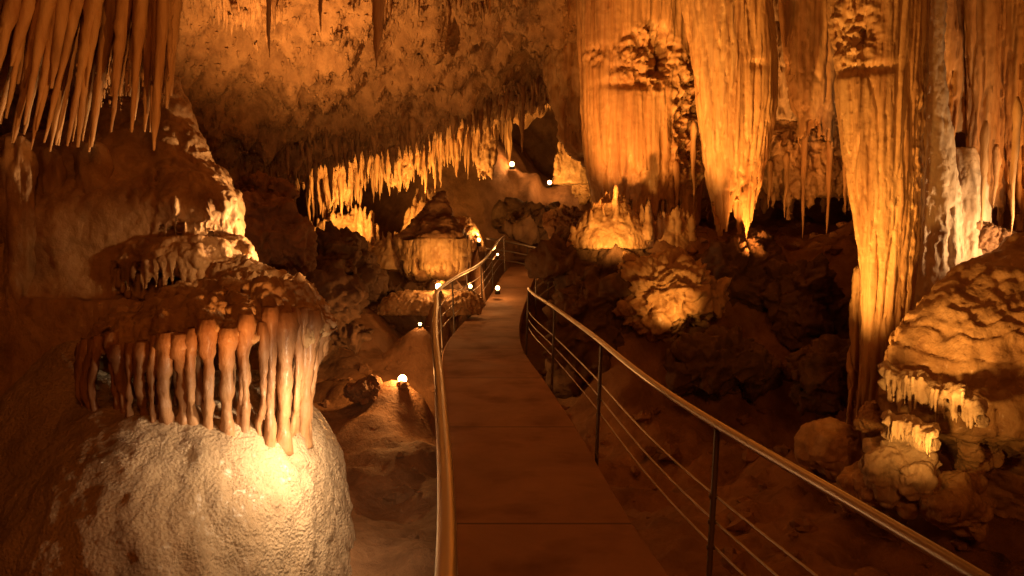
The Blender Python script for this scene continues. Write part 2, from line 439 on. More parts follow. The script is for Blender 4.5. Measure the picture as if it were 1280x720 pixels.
for (px, py, dd_, w, r), lb in zip(LAMPS, LL):
    r *= 1.1; q = P(px, py, dd_); root = empty('floor_lamp', (q[0], q[1], q[2]-.07-r))
    mb = MB(); nseg = 14
    V = []
    for k in range(9):
        a = math.pi*k/8; V += [(r*max(math.sin(a), .02)*math.cos(2*math.pi*j/nseg), r*max(math.sin(a), .02)*math.sin(2*math.pi*j/nseg), .07+r-r*math.cos(a)) for j in range(nseg)]
    mb.add(V, ringfaces(9, nseg)); link('bulb', mb.mesh('bulb'), M['bulb'], root)
    mb = MB(); V = []
    for (rr, z) in ((r*1.3, -.02), (r*1.3, .03), (r*.7, .075), (r*.1, .075)):
        V += [(rr*math.cos(2*math.pi*j/nseg), rr*math.sin(2*math.pi*j/nseg), z) for j in range(nseg)]
    mb.add(V, ringfaces(4, nseg)); link('base', mb.mesh('base'), M['black'], root)
    tag(root, lb, 'lamp', 'path lamps')
    point((q[0], q[1]-r*.3, q[2]+r+.10), w*1.4, MID, .03)

# ------------------------------------------------------------ LEFT: grainy dome, shelf with legs, tower
CX = -2.25
dome = Body([(-1.6, CX-.1, 5.8, 1.2, 2.0), (-.9, CX-.1, 5.8, 1.1, 1.9), (-.3, CX-.1, 5.8, 1.04, 1.72), (-.02, CX-.1, 5.8, 1.0, 1.58), (.16, CX-.1, 5.8, .93, 1.42),
             (.34, CX-.12, 5.8, .84, 1.20), (.48, CX-.15, 5.8, .74, .98), (.58, CX-.18, 5.8, .62, .76), (.63, CX-.2, 5.85, .5, .4), (.65, CX-.2, 5.9, .1, .1)], px=False)
mb = MB(); dome.add(mb, 160, 160)
Body([(-1.6,-3.2,6.1,1.2,1.6),(-.6,-3.15,6.1,1.05,1.45),(0,-3.1,6.1,.92,1.25),(.35,-3.1,6.1,.76,.98),(.55,-3.12,6.05,.60,.80),(.70,-3.15,6.0,.44,.60),(.82,-3.15,5.95,.28,.40),(.92,-3.12,5.9,.14,.2)], px=False).add(mb, 120, 90)
m = melt(mb, .022, 22)
def dome_d(c, n):
    q = c*np.array([2.2, 2.2, .8]); d = .05*fbm(q, 3, 61)+.02*fbm(c*7, 4, 62, .6)
    # shallow gullies running down the slope
    th = np.arctan2(c[:, 1]-5.8, c[:, 0]-CX)
    d += .022*ridged(np.stack([th*3.2+.5*perlin(c*1.5, 65), c[:, 2]*.5, 0*th], 1), 3, 63)*sstep(.62, .2, c[:, 2])
    return d+.006*fbm(c*30, 2, 64)
displace(m, dome_d)
tag(link('flowstone_dome', m, M['dome']), 'big smooth grainy flowstone dome filling the lower left, glaringly lit on its right', 'flowstone')

shelf_root = empty('flowstone_shelf', (CX, 5.6, .9))
RX = -2.22
rim = Body([(.90, RX, 5.85, .66, .66), (.96, RX, 5.85, .80, .84), (1.03, RX, 5.88, .84, .92), (1.09, RX+.01, 5.93, .81, .87),
            (1.15, RX-.0, 6.02, .75, .80), (1.21, RX-.05, 6.2, .66, .72), (1.27, RX-.15, 6.45, .55, .6)], px=False)
zx = lambda x: np.interp(x, [-3.05,-2.6,-1.9,-1.5,-1.32], [-.10,.0,.08,.15,.02])
mb = MB()
rim.add(mb, 120, 60, k=.86, mod=lambda th, z: 1+.04*np.sin(th*9+z*3)+.05*np.sin(th*4+1.2)+.03*np.sin(th*17+1))
def dome_z(x, y):
    zz = np.linspace(.66, -1.2, 187); cx, cy, rx, ry = dome.at(zz)
    k = np.where(((x-cx)/rx)**2+((y-cy)/ry)**2 < 1)[0]
    return float(zz[k[0]]) if len(k) else -1.2
legs = []
nl = 27
for i in range(nl):
    th = R(196)+(R(352)-R(196))*(i+.5+random.uniform(-.42, .42))/nl
    legs.append((th, random.choice([.016,.022,.028,.036])*random.uniform(.85,1.15)*(1+.6*(i/nl))))
# knuckles where each leg flares into the rim
lz = {}
for th, r in legs+[(R(330), .07), (R(345), .08), (R(358), .07), (R(372), .08)]:
    dz = random.uniform(-.05, .05); lz[th] = dz
    for _ in range(2):
        t = np.linspace(0, 1, 12); a = t*1.45; th2 = th+random.uniform(-.05, .05)+.12*t*random.uniform(-1, 1)
        cx_, cy_, rx_, ry_ = rim.at(1.0); kk = 1.0-.42*(1-np.cos(a))-.06*t
        p = np.stack([cx_+rx_*kk*np.cos(th2), cy_+ry_*kk*np.sin(th2), .93+dz+.25*np.sin(a)], 1)
        rad = (r*.62+.008)*(1.0+.45*np.sin(t*2.4))*(1+.3*fbm(np.stack([t*5, t*0+th*7, t*0], 1), 2, 9))
        V = []; n_ = 10
        for i in range(12):
            q = p[min(i+1, 11)]-p[max(i-1, 0)]; q = q/np.linalg.norm(q); sd = np.cross(q, [0, 0, 1.]); sd = sd/(np.linalg.norm(sd)+1e-6); up = np.cross(sd, q)
            for k in range(n_): V.append(p[i]+rad[i]*(1.25*sd*math.cos(k*6.283/n_)+up*math.sin(k*6.283/n_)))
        mb.add(np.array(V), ringfaces(12, n_))
Body([(322,262,306,6.6,.8),(340,252,318,6.5,.8),(362,240,338,6.4,.8),(385,225,360,6.25,.8),(405,225,372,6.1,.8)]).add(mb, 50, 30)
Body([(350,288,310,6.3,.8),(360,282,330,6.2,.8),(374,280,356,6.05,.8),(390,284,378,5.9,.85),(408,294,392,5.75,.9),(430,306,396,5.65,.9),(450,318,394,5.65,.9)]).add(mb, 60, 40)
for (a_, b_, e_, rr_) in ((190,424,5.3,.11),(235,414,5.25,.09),(275,410,5.3,.11),(315,408,5.4,.11),(140,436,5.5,.10),(350,408,5.5,.10)):
    q_ = P(a_, b_+8, e_); vtube(mb, np.array([q_+np.array([0,0,z_*rr_*.6]) for z_ in (-1,-.5,.2,.7,1)]), rr_*np.array([.5,1,1.1,.8,.3]), 12, 1.1)
m = melt(mb, .016, 4)
_c = getco(m); _rn = np.sqrt(((_c[:, 0]-RX)/.84)**2+((_c[:, 1]-5.88)/.92)**2)
_c[:, 2] += zx(_c[:, 0])+.04*fbm(_c*np.array([3.2,3.2,0]), 3, 78); setco(m, _c)
displace(m, lambda c, n: rock_fn(.055, 2.4, .02, 71, .3)(c, n)*sstep(.88, 1.05, c[:, 2])+.02*ridged(c*np.array([10, 10, 2]), 2, 73))
under(link('ledge', m, M['flow']), shelf_root)
extra = [(R(random.uniform(200, 345)), random.uniform(.016, .03), .72) for _ in range(13)]
for li, (th, r, kk) in enumerate([(a, b, 1.0) for a, b in legs]+extra):
    zt = 1.02; n = 30; t = np.linspace(0, 1, n)
    top = rim.surf(th, zt, kk); zb0 = .50 if kk == 1 else .56
    inw = random.uniform(.90, .99); bot = np.array([rim.at(1.0)[0]-.02+(top[0]-rim.at(1.0)[0])*inw, 5.88+(top[1]-5.88)*inw, 0])
    bot[0] = min(bot[0], -1.50); zb0 = max(dome_z(bot[0], bot[1]), .27)
    z = zt+(zb0-.10-zt)*t
    z = z+(float(zx(top[0]))-.03+lz.get(th, 0))*(1-t)
    bow = random.uniform(-.02, .06)*np.sin(t*math.pi); tw = random.uniform(-.05, .05)
    p = np.stack([top[0]+(bot[0]-top[0])*t**1.3+bow*np.cos(th)+tw*t*(1-t), top[1]+(bot[1]-top[1])*t**1.3+bow*np.sin(th), z], 1)
    rad = r*(1.0*np.exp(-t/random.uniform(.10, .22))+1.0+.6*np.exp(-(1-t)/.07)-.25*np.sin(t*3.1)+.35*fbm(np.stack([t*5, t*0+li*5.3, t*0], 1), 3, 3))
    if kk < 1 and random.random() < .6 or (kk == 1 and li < 9 and random.random() < .35):
        g = random.uniform(.42, .6); rad = rad*np.clip(np.abs(t-g)/.16-.12, .05, 1)**.7   # broken: a drip point above its stub
        cut = int(g*n); parts = [(0, cut), (cut+1, n)]
    else: parts = [(0, n)]
    mb = MB()
    p[0, 2] += .06; rad[0] *= .7
    for (a, b) in parts: vtube(mb, p[a:b], np.maximum(rad[a:b]*.88, .003), 14, 1.2)
    me = mb.mesh('leg')
    displace(me, lambda c, nn: -.014*ridged(c*np.array([24, 24, 3.]), 2, 75)+.006*fbm(c*22, 2, 76))
    under(link('drip_leg', me, M['rust']), shelf_root)
# massive twisted leg group at the right end of the shelf
for th, r in ((R(330), .065), (R(345), .075), (R(358), .07), (R(372), .08)):
    n = 26; t = np.linspace(0, 1, n)
    top = rim.surf(th, 1.0, .97); bot = np.array([min(top[0]-.17, -1.50), min(top[1], 5.7)-.05, 0]); z = 1.0+(max(dome_z(bot[0], bot[1]), .28)-.1-1.0)*t
    p = np.stack([top[0]+(bot[0]-top[0])*t, top[1]+(bot[1]-top[1])*t, z], 1)
    mb = MB(); vtube(mb, p, r*(1.3-.6*t+.1*fbm(np.stack([t*6, t*0+th, t*0], 1), 2, 8)), 16); me = mb.mesh('leg')
    displace(me, lambda c, nn: .03*ridged(c*np.array([13, 13, 2.]), 2, 77))
    under(link('drip_leg', me, M['rust']), shelf_root)
tag(shelf_root, 'overhanging flowstone shelf on a row of thin drip legs above the grainy dome', 'flowstone')

tower = Body([(420,-190,345,7.2,.5),(390,-190,336,7.2,.5),(372,-190,322,7.2,.5),(350,-180,312,7.2,.52),(322,-180,300,7.2,.5),(312,-180,292,7.2,.5),(300,-180,297,7.2,.52),(265,-170,299,7.2,.52),
              (240,-150,292,7.25,.5),(222,-120,280,7.3,.5),(205,-80,262,7.35,.48),(190,-40,252,7.4,.5),(165,60,245,7.5,.55),(140,130,238,7.6,.7),(118,165,228,7.7,.8),(95,190,218,7.8,.8)])
mb = MB()
Body([(-1.5, -3.9, 7.2, 1.9, 1.3), (.4, -3.85, 7.2, 1.75, 1.15), (1.2, -3.85, 7.2, 1.72, 1.0)], px=False).add(mb, 60, 30)
tower.add(mb, 140, 120, mod=lambda th, z: 1+.02*np.sin(th*13+z*4)+.015*np.sin(th*29))
def tier(py0, py1, a0, a1, n, r, k):
    zt = P(200, py0, 6.3)[2]; zb = P(200, py1, 6.3)[2]
    for i in range(n):
        th = R(a0)+(R(a1)-R(a0))*(i+random.uniform(.2, .8))/n
        hang(mb, tower, th, zt+random.uniform(-.02, .03), zb+random.uniform(-.03, .06), r*random.uniform(.75, 1.3), k=k, tip=.5, n=10)
LB = []
def lobe(rows, y0, y1, n, r, a0, a1):
    mb = MB(); LB.append(mb)
    b = Body(rows); b.add(mb, 80, 30, mod=lambda th, z: 1+.06*np.sin(th*5+rows[0][0])+.04*np.sin(th*11+z*9)+.025*np.sin(th*23+2))
    zt = P(0, y0, b.A[1][2])[2]
    for i in range(n):
        th = R(a0)+(R(a1)-R(a0))*(i+random.uniform(.2, .8))/n
        q = b.surf(th, max(zt, b.z0+.02), 1.02); l = abs(P(0, y1, q[1])[2]-P(0, y0, q[1])[2])*random.uniform(.6, 1.1); t = np.linspace(0, 1, 10)
        vtube(mb, np.stack([q[0]+.02*t*math.cos(th), q[1]+0*t, q[2]+.05-(l+.05)*t], 1), r*random.uniform(.7, 1.25)*np.clip((1-t)/.5, .15, 1)**.8, 8)
lobe([(218,205,272,6.95,.85),(228,190,283,6.95,.85),(242,172,292,6.93,.8),(256,160,297,6.9,.8),(270,152,299,6.9,.75),(282,150,297,6.9,.72),(290,160,290,6.9,.7),(296,180,280,6.9,.7)], 283, 314, 30, .024, 165, 380)
lobe([(296,184,296,6.75,.85),(304,168,303,6.72,.8),(314,152,308,6.7,.78),(326,142,312,6.7,.74),(334,148,308,6.7,.7),(342,168,298,6.7,.7)], 329, 377, 34, .026, 160, 380)
lobe([(150,214,236,7.4,.8),(172,206,252,7.3,.8),(192,206,262,7.3,.8),(204,214,258,7.3,.8)], 195, 222, 15, .024, 230, 380)
tier(232, 262, 305, 375, 12, .045, 1.01)
tier(196, 224, 310, 372, 9, .045, 1.02)
m = melt(mb, .018, 2)
def tower_d(c, n):
    right = sstep(-3.6, -2.6, c[:, 0])
    d = .05*fbm(c*1.5, 3, 81)-(.008+.014*right)*ridged(c*np.array([9, 9, 4.]), 3, 82)+.014*fbm(c*12, 3, 84)
    return d
displace(m, tower_d)
trt = empty('flowstone_tower', (-3.8, 7.2, -1.0))
under(link('tower_body', m, M['flow']), trt)
for mbl in LB:
    m = melt(mbl, .012, 2); displace(m, lambda c, n: .06*fbm(c*2.6, 4, 88)-.014*ridged(c*np.array([12, 12, 4.]), 3, 89)+.006*fbm(c*26, 2, 87))
    under(link('drip_tier', m, M['flow']), trt)
tag(trt, 'tall tiered flowstone mass with short drip fringes rising behind the shelf, its right edge lit', 'flowstone')

# stubby columns against the left wall
for i, (rows, lb) in enumerate([
    ([(170,6,30,6.3),(195,2,44,6.3),(260,0,44,6.3),(330,-6,40,6.3),(460,-14,50,6.3),(640,-30,70,6.3)], 'leftmost smooth brown stone column under the slanting stalactites'),
    ([(185,50,66,6.5),(200,46,78,6.5),(235,46,80,6.5),(270,52,74,6.5),(330,46,80,6.5),(460,40,92,6.5)], 'narrow rounded brown stone column second from the left edge'),
    ([(180,98,118,6.6),(192,94,130,6.6),(240,96,132,6.6),(320,90,136,6.6),(430,80,150,6.6)], 'low brown stone column right below the last dark gap on the left')]):
    b = Body(rows); mb = MB(); b.add(mb, 40, 50); m = melt(mb, .022, 6); displace(m, drape_fn(.03, 4, .015, .2, 90+i))
    tag(link('stone_column', m, M['flow']), lb, 'column', 'left wall columns')

# slanting stalactites, upper left
for i in range(72):
    u = (i+random.uniform(-.3, .3))/71.
    px = -10+u*228; lean = -.27+.25*max(u, 0)**1.3+random.uniform(-.035, .035)
    tip = random.choice([186, 176, 150, 128, 108, 90, 182, 160])+random.uniform(-8, 8)
    if u > .7: tip = random.choice([100, 120, 150, 165, 135])
    dep = random.choice([5.55, 5.75, 5.95])+random.uniform(-.08, .08)+u*.5
    ty = -230; n = 30; t = np.linspace(0, 1, n)
    yy = ty+(tip-ty)*t; xx = px+lean*yy+5*np.sin(t*2+i)
    pts = np.array([P(a, b, dep) for a, b in zip(xx, yy)])
    r = random.uniform(.018, .028)*(.8*(1-sstep(0, 90, yy))+1.25-.5*sstep(40, tip, yy))*np.clip((1-t)/.09, .15, 1)**.5
    r = r*(1+.30*fbm(np.stack([t*26, t*0+i*3.3, t*0], 1), 3, 5, .6))
    mb = MB(); vtube(mb, pts, r, 10); me = mb.mesh('s')
    displace(me, lambda c, nn: -.005*ridged(c*np.array([34, 34, 16.]), 2, 101)+.004*fbm(c*30, 2, 104))
    o = link('stalactite', me, M['drape'])
    tag(o, 'slender slanting stalactite in the dense curtain at the upper left', 'stalactite', 'slanting stalactites at the upper left')
mb = MB()
for i in range(280):
    px = random.uniform(-20, 218); dep = 6.3+random.uniform(-.1, .3); lean = -.25+.23*((max(px, 0)/214)**1.5)
    tip = random.uniform(45, 105) if px < 140 else random.uniform(90, 140)
    t = np.linspace(0, 1, 14); yy = -240+(tip+240)*t
    pts = np.array([P(px+lean*q, q, dep) for q in yy]); vtube(mb, pts, .023*(1-.1*t)*np.clip((1-t)/.3, .15, 1)**.7, 8)
m = melt(mb, .014, 1); displace(m, drape_fn(.008, 9, .008, .15, 111))
tag(link('stone_curtain', m, M['drape']), 'fused fluted stone curtain behind the slanting stalactites at the upper left', 'drapery')
# one leaning stalactite that ends over the tower
t = np.linspace(0, 1, 24); pts = np.array([P(214-22*q, -150+338*q, 5.9) for q in t])
mb = MB(); vtube(mb, pts, .04*(1.5-.8*t)*np.clip((1-t)/.1, .3, 1), 12); me = mb.mesh('s'); displace(me, lambda c, nn: .01*ridged(c*np.array([18, 18, 8.]), 2, 103))
tag(link('stalactite', me, M['drape']), 'lone lit stalactite at the right end of the slanting curtain, its tip over the tower', 'stalactite')

# ------------------------------------------------------------ RIGHT: columns and draperies
def column(name, rows, n, r, label, cat, mat='drape', ragged=.35, voxel=.022, dfn=None, foot=None, k=1.0, tip=.3, extra=None, sm=1):
    b = Body(rows); mb = MB(); b.add(mb, 90, 90, k=.9)
    H = b.z1-b.z0
    fn = foot or (lambda th: b.z0+H*ragged*abs(RS.randn())*.35-.1)
    ribs(mb, b, n, r, fn, k=k, tip=tip, n=24)
    if extra: extra(mb, b)
    m = melt(mb, voxel, sm)
    displace(m, dfn or drape_fn())
    return tag(link(name, m, M[mat]), label, cat), b

# A  broad column left of centre right
dA = 13.2
dents = [(P(790,97,12.2), (.42,.5,.07), .22), (P(742,52,12.2), (.2,.4,.05), .12), (P(834,58,12.2), (.10,.8,.26), 1.1), (P(822,82,12.2), (.20,.6,.07), .5),
         (P(862,225,12.3), (.12,.4,.25), .2), (P(760,150,12.1),(.05,.4,.8),.06)]
column('stone_column', [(-110,722,868,dA,.62),(60,727,866,dA,.62),(140,730,872,dA,.62),(215,735,880,dA,.6),(250,742,874,dA,.55)], 130, .046,
       'broad rust-brown fluted column with an arched notch, left of the bright hanging drapery', 'column', ragged=.12, voxel=.025,
       foot=lambda th: P(800, random.uniform(255, 300), dA)[2], dfn=drape_fn(.018, 5, .008, .035, 120, dents, [(P(818,66,12.2),(.55,.9,.5),.22),(P(872,160,12.4),(.35,.9,1.1),.2),(P(745,60,12.3),(.25,.7,.2),.12)]))
# B  bright hanging drapery
dB = 11.6
tipB = lambda th: P(910, float(np.interp(916+24*math.cos(th), [892,897,901,904,908,914,919,924,928,932,940], [258,282,298,305,284,252,262,296,308,290,262]))+random.uniform(-5, 2), dB)[2]
b_obj, bB = column('hanging_drapery', [(-120,852,958,dB,.6),(0,856,961,dB,.6),(70,868,968,dB,.6),(130,875,968,dB,.6),(200,882,956,dB,.6),(236,887,948,dB,.6),(250,890,944,dB,.6)], 64, .038,
       'brightest golden hanging drapery with long pointed ribs above the dark rocks', 'drapery', voxel=.02,
       foot=tipB, tip=.16, k=.98, dfn=drape_fn(.016, 6, .004, .03, 130, [(P(955,75,11),(.12,.3,.06),.1)]))
# two long tips
# C  column behind
dC = 12.6
column('stone_column', [(-120,975,1034,dC,.7),(0,978,1036,dC,.7),(80,984,1042,dC,.7),(130,990,1048,dC,.7),(148,1000,1040,dC,.7)], 60, .042,
       'smooth rust-coloured column ending in mid-air between the golden drapery and the tall column', 'column', ragged=.05, voxel=.028,
       foot=lambda th: P(1020, random.uniform(148, 192), dC)[2], dfn=drape_fn(.018, 5, .010, .05, 140, (), [(P(975,110,12.2),(.25,.8,.7),.2)]))
# pale slab between B and C
column('calcite_flow', [(-120,925,1010,13.2,.5),(0,930,1000,13.2,.5),(60,940,1000,13.2,.5),(110,960,1000,13.2,.5),(150,968,995,13.2,.5)], 16, .07,
       'pale cream calcite flow glimpsed between the golden drapery and the rust column', 'flowstone', 'pale', .1, .03)
# D  tall column down to the floor
dD = 8.0
dents = [(P(1085,76,7.45), (.28,.4,.05), .16), (P(1070,42,7.45), (.22,.4,.05), .16), (P(1062,20,7.45), (.2,.3,.04), .13), (P(1075,58,7.4), (.10,.3,.05), .08),(P(1140,60,7.5),(.03,.3,1.2),.05), (P(1103,330,7.5),(.03,.3,1.1),.08)]
column('stone_column', [(-140,1038,1156,dD,.62),(0,1042,1154,dD,.62),(60,1048,1152,dD,.62),(160,1057,1150,dD,.62),(250,1068,1148,dD,.62),(330,1078,1142,dD,.6),(420,1078,1130,dD,.6),(480,1074,1114,dD,.6),(560,1066,1106,dD,.6),(640,1055,1120,dD,.6)], 76, .031,
       'tall golden fluted column reaching from the roof to the rocks on the right', 'column', voxel=.015,
       foot=lambda th: (P(1070, random.uniform(265, 330), dD)[2] if math.cos(th) < -.45 and random.random() < .8 else P(1100, random.uniform(420, 640), dD)[2]), tip=.2,
       k=1.0, dfn=drape_fn(.013, 8, .004, .03, 150, dents, [(P(1072,35,7.5),(.3,.6,.36),.12),(P(1152,180,7.8),(.10,.5,1.2),.025)]))
column('stone_column', [(330,1074,1092,8.3,.8),(400,1066,1094,8.3,.8),(470,1064,1088,8.3,.8),(560,1056,1090,8.3,.8)], 10, .04,
       'thin rusty side column clinging to the foot of the tall golden column', 'column', voxel=.02, ragged=.1)
# E  pale column and stalagmite
column('calcite_flow', [(-120,1150,1180,8.6,.8),(60,1152,1176,8.6,.8),(140,1152,1180,8.6,.8),(250,1150,1195,8.6,.8),(380,1140,1200,8.6,.8),(470,1130,1200,8.6,.8)], 22, .04,
       'thin pale knobbly calcite column pressed against the tall golden column', 'column', 'pale', .1, .02, dfn=drape_fn(.014, 9, .010, .3, 160, groove=.012))
def knobs(mb, b):
    for i in range(70):
        th = random.uniform(R(180), R(370)); z = random.uniform(P(0,330,9)[2], P(0,225,9)[2]); q = b.surf(th, z, .98); r = random.uniform(.025, .055)
        vtube(mb, np.array([q+np.array([0,0,-r]), q, q+np.array([0,0,r*1.6])]), np.array([r*.5, r, r*.3]), 6)
column('stalagmite', [(185,1186,1214,9.0,.8),(215,1180,1220,9.0,.8),(228,1176,1226,9.0,.8),(250,1180,1226,9.0,.8),(290,1178,1230,9.0,.8),(330,1166,1232,9.0,.8),(400,1150,1220,9.0,.8),(470,1150,1220,9.0,.8)], 34, .05,
       'stout cream-white stalagmite with a ragged crown beside the tall golden column', 'stalagmite', 'pale', .1, .02, dfn=drape_fn(.014, 9, .012, .22, 165, groove=.016, dents= [(P(1205,250,8.6),(.12,.2,.07),.15)]), extra=knobs)
# F  dim fluted curtains on the far right wall
for (x0, x1, d0, y1, sd, lb) in ((1158,1215,9.8,190,1,'dim brown fluted curtain left part, above the cream stalagmite'), (1212,1262,9.6,285,2,'dim brown fluted curtain on the right wall with long hanging ribs'), (1256,1330,9.5,300,3,'dim brown fluted curtain at the right edge of the picture')):
    column('stone_curtain', [(-160,x0,x1,d0,.5),(60,x0,x1,d0,.5),(y1-70,x0+2,x1-2,d0,.5),(y1-25,x0+8,x1-8,d0,.5)], 30, .036, lb, 'drapery', 'drape', .3, .02,
           foot=lambda th: P(1200, random.uniform(y1-70, y1+10), d0)[2], dfn=drape_fn(.025, 6, .010, .05, 170+sd))
# backdrop curtain between C and D and beyond B
m_b = MB()
bk = Body([(-120,700,1240,15.2,.16),(100,700,1240,15.2,.16),(180,720,1240,15.2,.17),(225,760,1235,15.2,.16)]); bk.add(m_b, 200, 50)
for i in range(230):
    th = random.uniform(R(185), R(355)); y1 = random.choice([235, 250, 262, 280]) + random.uniform(-14, 14)
    hang(m_b, bk, th, bk.z1, P(900, y1, 13.4)[2], random.uniform(.04, .10), k=random.uniform(.97, 1.05), tip=.2, n=14, nseg=7)
m = melt(m_b, .045, 2); displace(m, lambda c, n: drape_fn(.045, 3.2, .03, .12, 180)(c, n)-.08*ridged(c*1.6, 3, 186))
tag(link('stone_curtain', m, M['drape']), 'ragged brown stone curtain at the back, between and behind the big right columns', 'drapery')
# thorny mass under C
cc = Body([(150,960,1075,13.6,.5),(178,950,1082,13.4,.5),(215,952,1080,13.4,.5),(245,965,1070,13.4,.5)]); mb = MB(); cc.add(mb, 80, 30, k=.94)
for i in range(130):
    th = random.uniform(R(170), R(370)); zt = P(0, random.uniform(168, 225), 13)[2]
    hang(mb, cc, th, zt, zt-random.uniform(.25, .75), random.uniform(.025, .05), k=random.uniform(.95, 1.06), tip=.6, n=9, nseg=7)
m = melt(mb, .024, 2); displace(m, rock_fn(.05, 2.5, .02, 190))
tag(link('dripstone_cluster', m, M['flow']), 'shaggy cluster of thin drip points under the mid-air rust column', 'dripstone')

# hanging stalactites below the curtain
def proto(seed, r0=.10, n=18, ns=9):
    t = np.linspace(0, 1, n); rad = r0*(1-t)**.75*(1+.25*fbm(np.stack([t*6, t*0+seed, t*0], 1), 2, seed))+.012*(1-t)+.006
    rad[0] *= .35; rad[1] *= .8
    pts = np.stack([.05*fbm(np.stack([t*2, t*0+seed*2.1, t*0], 1), 2, 7), .05*fbm(np.stack([t*2, t*0+seed*3.3, t*0], 1), 2, 8), -t], 1)
    mb = MB(); vtube(mb, pts, rad, ns); me = mb.mesh('stalactite')
    displace(me, lambda c, nn: .02*ridged(c*np.array([14, 14, 5.]), 2, seed)); return me
PR = []
def protos(mat):
    out = []
    for s_ in range(6):
        me = proto(s_+1); me.materials.append(M[mat]); smooth_shade(me); o = bpy.data.objects.new('stalactite', me); out.append(o)
    return out
PD = protos('drape'); PC = protos('ceil')
def put(pr, loc, ln, wid, label, group, name='stalactite', cat='stalactite', up=False):
    o = random.choice(pr).copy(); COL.objects.link(o); o.location = loc; o.rotation_euler = (R(180) if up else 0, 0, random.uniform(0, 6.28))
    o.scale = (wid, wid, ln); tag(o, label, cat, group); return o
G1 = 'stalactites below the right curtains'
for (px, y0, y1, dd_) in [(1007,150,298,12.9),(1038,150,302,12.7),(983,190,272,13),(962,200,262,13),(1058,190,268,12.6),(868,150,262,12.4),(846,200,272,12.6),(1232,150,286,8.6),(1272,120,292,8.4),(1246,180,262,8.9)]:
    a = P(px, y0, dd_); b_ = P(px, y1, dd_)
    lb = 'long pointed stalactite hanging low below the curtain, among the big right columns' if px < 1100 else 'long thin stalactite hanging by the right edge of the picture'
    put(PD, a, a[2]-b_[2], .55 if dd_ > 10 else .45, lb, G1 if px < 1100 else 'stalactites at the right edge')

# ------------------------------------------------------------ ceiling stalactites
def root_z(x, y): return float(ceil_z(np.array([x]), np.array([y]))[0])
def row(n, px0, px1, d0, d1, l0, l1, w0, w1, label, group, pr):
    for i in range(n):
        px = px0+(px1-px0)*(i+random.random())/n; dd_ = random.uniform(d0, d1); x = (px-640)/F*dd_
        z = root_z(x, dd_)+.06; put(pr, (x, dd_, z), random.uniform(l0, l1), random.uniform(w0, w1), label, group)
row(62, 300, 640, 11.0, 12.6, .3, .75, .35, .7, 'short bright stalactite in the dense row along the top of the picture', 'bright stalactites along the top', PC)
row(62, 268, 735, 16.2, 17.8, .45, 1.05, .5, .9, 'short dark stalactite in the shadowed band low on the ceiling', 'shadowed stalactites low on the ceiling', PC)
row(100, 385, 640, 19.0, 20.4, .6, 1.25, .6, 1.0, 'lit stalactite in the glowing row above the far stone cone', 'glowing far stalactites', PD)
for (px, y0, y1, dd_, lb, w) in [(335,-60,72,10.8,'dark thin stalactite, leftmost of the long ones hanging from the top',.5),(471,-40,84,10.8,'thick bright stalactite hanging furthest down from the top centre',1.1),
                              (399,-40,40,10.8,'dark thin stalactite between the leftmost long one and the thick bright one',.45),(612,-50,22,10.8,'pale short stalactite at the top, right of the thick bright one',.5),(712,-60,26,11.5,'dim stalactite at the top beside the broad column',.5)]:
    a = P(px, y0, dd_); put(PD, a, a[2]-P(px, y1, dd_)[2], w, lb, 'long stalactites hanging from the top')
# countless tiny drip points all over the ceiling
tiny = MB(); tf = [(0,1,4),(1,2,4),(2,3,4),(3,0,4)]; V = []; FF = []
N_ = 11000
dd_ = 10.6+9.6*RS.rand(N_)**1.1; px = RS.uniform(215, 745, N_); x = (px-640)/F*dd_; z = ceil_z(x, dd_)+.03
ln = RS.uniform(.03, .13, N_)*(1+2.0*(dd_ < 12.6)+1.0*(dd_ > 16)); w = RS.uniform(.02, .05, N_)
for i in range(N_):
    b0 = len(V); a = RS.rand()*6.28
    for k in range(4): V.append((x[i]+w[i]*math.cos(a+k*1.571), dd_[i]+w[i]*math.sin(a+k*1.571), z[i]))
    V.append((x[i]+RS.randn()*.01, dd_[i], z[i]-ln[i])); FF += [tuple(b0+q for q in t_) for t_ in tf]
tiny.add(V, FF); tag(link('dripstone_stubble', tiny.mesh('t'), M['ceil']), 'stubble of countless tiny drip points covering the ceiling', 'dripstone', kind='stuff')

# ------------------------------------------------------------ boulders, mounds and stalagmites
def boulder(px, py, d, wpx, hpx, q=.8, mat='rock', seed=0, amp=.22, label='', voxel=None, name='boulder', cat='rock', fn=None, fine=.03):
    c = P(px, py, d); rx = wpx/2*d/F; rz = hpx/2*d/F; ry = rx*q; n = 24
    rg = np.random.RandomState(seed+1); mb = MB()
    for j in range(9):
        k = 0 if j == 0 else rg.uniform(.45, .75)
        a, e = rg.uniform(0, 6.28), rg.uniform(-.9, .7)
        o_ = np.array([rx*math.cos(a)*math.cos(e), ry*math.sin(a)*math.cos(e), rz*math.sin(e)])*k
        sz = (.72 if j == 0 else rg.uniform(.25, .5))
        th = np.arange(n)*2*math.pi/n; ph = np.linspace(.05, math.pi-.05, n//2)
        sc3 = np.array([rx, ry, rz])*sz*rg.uniform(.8, 1.25, 3)
        v = np.zeros((len(ph), n, 3)); v[..., 0] = c[0]+o_[0]+sc3[0]*np.sin(ph)[:, None]*np.cos(th); v[..., 1] = c[1]+o_[1]+sc3[1]*np.sin(ph)[:, None]*np.sin(th)
        v[..., 2] = c[2]+o_[2]-sc3[2]*np.cos(ph)[:, None]
        mb.add(v.reshape(-1, 3), ringfaces(len(ph), n))
    s = max(rx, rz); m = melt(mb, voxel or s/34, 2)
    displace(m, fn or (lambda c_, n_: rock_fn(amp*s, 1.1/s, fine*s*1.4, seed, .12)(c_, n_)))
    return tag(link(name, m, M[mat]), label, cat)
